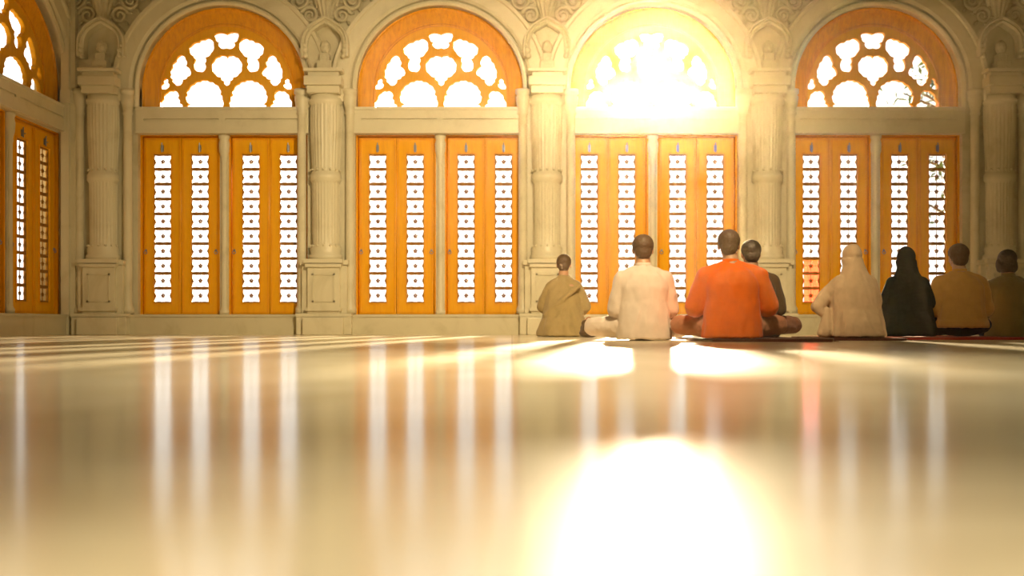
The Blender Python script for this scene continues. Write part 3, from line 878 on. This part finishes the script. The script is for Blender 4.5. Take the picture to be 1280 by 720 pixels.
# ------------------------------------------------------------------ outside: red cloth and a tree
bm = bmesh.new()
rows = []
for j in range(13):
    row = []
    for i in range(25):
        x = -0.14 + 0.28 * i / 24; z = 0.09 + 0.64 * j / 12
        row.append(bm.verts.new((x, 0.025 * math.sin(i * 1.1 + j * .15), z)))
    rows.append(row)
for a, b in zip(rows[:-1], rows[1:]):
    for i in range(24): bm.faces.new((a[i], a[i+1], b[i+1], b[i]))
r = bmesh.ops.extrude_face_region(bm, geom=bm.faces[:])
for v in [e for e in r['geom'] if isinstance(e, bmesh.types.BMVert)]: v.co.y += 0.006
mr, nt, b = newmat('thin_red_cloth')
b.inputs['Base Color'].default_value = (0.85, 0.26, 0.18, 1); b.inputs['Roughness'].default_value = 0.9
tl = nt.nodes.new('ShaderNodeBsdfTranslucent'); tl.inputs[0].default_value = (0.95, 0.30, 0.22, 1)
ms = nt.nodes.new('ShaderNodeMixShader'); ms.inputs[0].default_value = 0.7
nt.links.new(b.outputs[0], ms.inputs[1]); nt.links.new(tl.outputs[0], ms.inputs[2])
nt.links.new(ms.outputs[0], [n for n in nt.nodes if n.type == 'OUTPUT_MATERIAL'][0].inputs[0])
rc = from_bm('red_cloth', bm, mr, None, True)
rc.location = ((1018 - 640) / F * 13.75, 13.75, wz(390) - 0.02)
tag(rc, 'red cloth hung outside behind the amber lattice door', 'cloth')
bm = bmesh.new()
tube(bm, [(-0.25, 0, 0), (0.25, 0, 0)], 0.012)
rail = from_bm('rail', bm, M['iron'], rc); rail.location = (0, 0.0, 0.74)
bm = bmesh.new()
for s in (-1, 1): tube(bm, [(s * .25, 0, .012), (s * .25, 0, -(wz(390) - 0.02 + .74) - .05)], 0.014)
pp = from_bm('stand', bm, M['iron'], rc); pp.location = (0, 0.0, 0.74)

def tree(x, y, h, label, seed, spread):
    rnd = random.Random(seed)
    root = empty('tree', (x, y, -0.05)); tag(root, label, 'tree', 'trees outside the arcade')
    bm = bmesh.new()
    tube(bm, [(0, 0, 0), (.08, 0, h * .3), (0, .05, h * .6), (.05, 0, h * .9)], .16, 10, .04)
    tips = []
    for i in range(26):
        a = rnd.uniform(0, 2 * PI); z0 = h * rnd.uniform(.35, .85); L = spread * rnd.uniform(.5, 1.0)
        p1 = Vector((math.cos(a) * L * .5, math.sin(a) * L * .5, z0 + L * .3)); p2 = Vector((math.cos(a) * L, math.sin(a) * L, z0 + L * .55))
        tube(bm, [(0, 0, z0), p1, p2], .045, 6, .012); tips += [p1, p2, (p1 + p2) / 2]
    from_bm('trunk', bm, mat_bark, root, True)
    bm = bmesh.new()
    for t in tips:
        for q in range(13):
            c_ = t + Vector((rnd.gauss(0, .22), rnd.gauss(0, .22), rnd.gauss(0, .2)))
            m3 = Matrix.Translation(c_) @ Matrix.Rotation(rnd.uniform(0, 6.3), 4, Vector((rnd.uniform(-1,1), rnd.uniform(-1,1), rnd.uniform(-1,1))).normalized())
            L, W = rnd.uniform(.07, .12), rnd.uniform(.022, .035)
            vs = [bm.verts.new(m3 @ Vector(p)) for p in ((-L, 0, 0), (0, -W, .008), (L, 0, 0), (0, W, .008))]
            bm.faces.new(vs)
    me = bpy.data.meshes.new('foliage'); bm.to_mesh(me); bm.free()
    link('foliage', me, mat_leafm, root)
    return root
mat_bark = mat_wood('bark', (0.16, 0.11, 0.07), (0.08, 0.05, 0.03), 0.9)
mat_leafm = mat_plain('leaf_green', (0.10, 0.16, 0.04), 0.5)
tree(8.75, 19.5, 5.9, 'leafy tree outside, seen through the fanlight above the seated row', 3, 1.1)

# ------------------------------------------------------------------ haze in the hall
SUN_DIR = Vector(((815 - 640) / F, 1.0, (HOR - 113) / F)).normalized()   # towards the sun
HAZE = 0.0021
bm = bmesh.new(); box(bm, XL + 0.003, XR - 0.003, -1.2, Y0 - 0.001, 0.001, ZTOP - 0.003)
mh = bpy.data.materials.new('warm_haze'); mh.use_nodes = True; nt = mh.node_tree; nt.nodes.clear()
out = nt.nodes.new('ShaderNodeOutputMaterial')
add = nt.nodes.new('ShaderNodeAddShader')
def scat(g, dens, col):
    s_ = nt.nodes.new('ShaderNodeVolumeScatter'); s_.inputs['Anisotropy'].default_value = g
    s_.inputs['Density'].default_value = dens; s_.inputs['Color'].default_value = (*col, 1); return s_
a_ = scat(0.97, HAZE * 0.095, (1.0, 0.95, 0.92)); b_ = scat(0.88, HAZE * 0.34, (1.0, 0.68, 0.33))  # narrow lobe shaped for the sun's white glow, broad lobe for its halo
nt.links.new(a_.outputs[0], add.inputs[0]); nt.links.new(b_.outputs[0], add.inputs[1])
nt.links.new(add.outputs[0], out.inputs['Volume'])
hz_ = from_bm('haze', bm, mh); tag(hz_, 'thin warm haze filling the hall', 'haze', kind='stuff')

def kill_tree(o):
    for ch in list(o.children): kill_tree(ch)
    bpy.data.objects.remove(o)
kill_tree(LEAF)

# ------------------------------------------------------------------ light
sd = bpy.data.lights.new('sun', 'SUN'); sd.energy = 36.0; sd.color = (1.0, 0.80, 0.50); sd.angle = math.radians(2.0)
so = bpy.data.objects.new('sun', sd); C.objects.link(so); so.location = (2, 20, 8)
so.rotation_euler = (SUN_DIR).to_track_quat('Z', 'Y').to_euler()

# added warm spot without a fixture, brightens the long wall and the people
ld = bpy.data.lights.new('wall_fill_spot', 'SPOT'); ld.spot_size = math.radians(79); ld.spot_blend = 1.0; ld.energy = 2650; ld.color = (1.0, 0.76, 0.42); ld.shadow_soft_size = 0.3
lo = bpy.data.objects.new('wall_fill_spot', ld); C.objects.link(lo); lo.location = (1.3, 4.8, 4.6); lo.rotation_euler = (Vector((1.3, 4.8, 4.6)) - Vector((0.2, 12.0, 0.9))).to_track_quat('Z', 'Y').to_euler()

ld2 = bpy.data.lights.new('floor_fill_spot', 'SPOT'); ld2.energy = 1150; ld2.color = (1.0, 0.84, 0.56); ld2.shadow_soft_size = 0.3  # added overhead spot, no fixture, lifts the brightness of the floor
ld2.spot_size = math.radians(56); ld2.spot_blend = 1.0
lo2 = bpy.data.objects.new('floor_fill_spot', ld2); C.objects.link(lo2); lo2.location = (0.4, 3.5, 5.2)

wd = bpy.data.worlds.new('sky'); scene.world = wd; wd.use_nodes = True
nt = wd.node_tree; nt.nodes.clear()
out = nt.nodes.new('ShaderNodeOutputWorld'); bg = nt.nodes.new('ShaderNodeBackground')
tc = nt.nodes.new('ShaderNodeTexCoord'); sep = nt.nodes.new('ShaderNodeSeparateXYZ')
nt.links.new(tc.outputs['Generated'], sep.inputs[0])
# the sky is white round the sun and falls to a deep late-afternoon gold on the far side
mr_ = nt.nodes.new('ShaderNodeMapRange'); mr_.inputs['From Min'].default_value = 0.55; mr_.inputs['From Max'].default_value = 0.85
nt.links.new(sep.outputs['Y'], mr_.inputs['Value'])
mxc = nt.nodes.new('ShaderNodeMix'); mxc.data_type = 'RGBA'
mxc.inputs[6].default_value = (0.065, 0.058, 0.020, 1); mxc.inputs[7].default_value = (2.2, 2.1, 1.95, 1)
nt.links.new(mr_.outputs[0], mxc.inputs[0])
# overhead the sky is a pale gold
mz = nt.nodes.new('ShaderNodeMapRange'); mz.inputs['From Min'].default_value = 0.25; mz.inputs['From Max'].default_value = 0.9
nt.links.new(sep.outputs['Z'], mz.inputs['Value'])
mxz = nt.nodes.new('ShaderNodeMix'); mxz.data_type = 'RGBA'
mxz.inputs[6].default_value = (0.065, 0.058, 0.020, 1); mxz.inputs[7].default_value = (0.20, 0.17, 0.08, 1)
nt.links.new(mz.outputs[0], mxz.inputs[0]); nt.links.new(mxz.outputs[2], mxc.inputs[6])
# and it is brighter on the -X side than behind the end wall
mr2 = nt.nodes.new('ShaderNodeMapRange'); mr2.inputs['From Min'].default_value = -0.8; mr2.inputs['From Max'].default_value = 0.8
mr2.inputs['To Min'].default_value = 1.2; mr2.inputs['To Max'].default_value = 0.55
nt.links.new(sep.outputs['X'], mr2.inputs['Value'])
mul = nt.nodes.new('ShaderNodeMath'); mul.operation = 'MULTIPLY'; mul.inputs[1].default_value = 1.0
nt.links.new(mr2.outputs[0], mul.inputs[0])
nt.links.new(mxc.outputs[2], bg.inputs[0]); nt.links.new(mul.outputs[0], bg.inputs[1])
nt.links.new(bg.outputs[0], out.inputs[0])

# ------------------------------------------------------------------ camera
cd = bpy.data.cameras.new('camera'); cam = bpy.data.objects.new('camera', cd); C.objects.link(cam)
cam.location = (0, 0, CAMZ); cam.rotation_euler = (PI / 2, 0, 0)
cd.lens = 35.0; cd.sensor_width = 36.0; cd.shift_y = (HOR - 360) / 1280
cd.clip_start = 0.02; cd.dof.use_dof = True; cd.dof.focus_distance = 9.6; cd.dof.aperture_fstop = 1.4
scene.camera = cam

vs = scene.view_settings; vs.view_transform = 'Standard'; vs.look = 'None'; vs.gamma = 1.0; vs.use_curve_mapping = False
vs.exposure = 0.0
cy = scene.cycles
cy.use_denoising = True; cy.max_bounces = 8; cy.diffuse_bounces = 4; cy.glossy_bounces = 4; cy.volume_bounces = 0
cy.transparent_max_bounces = 16; cy.sample_clamp_indirect = 6.0; cy.caustics_reflective = False; cy.caustics_refractive = False
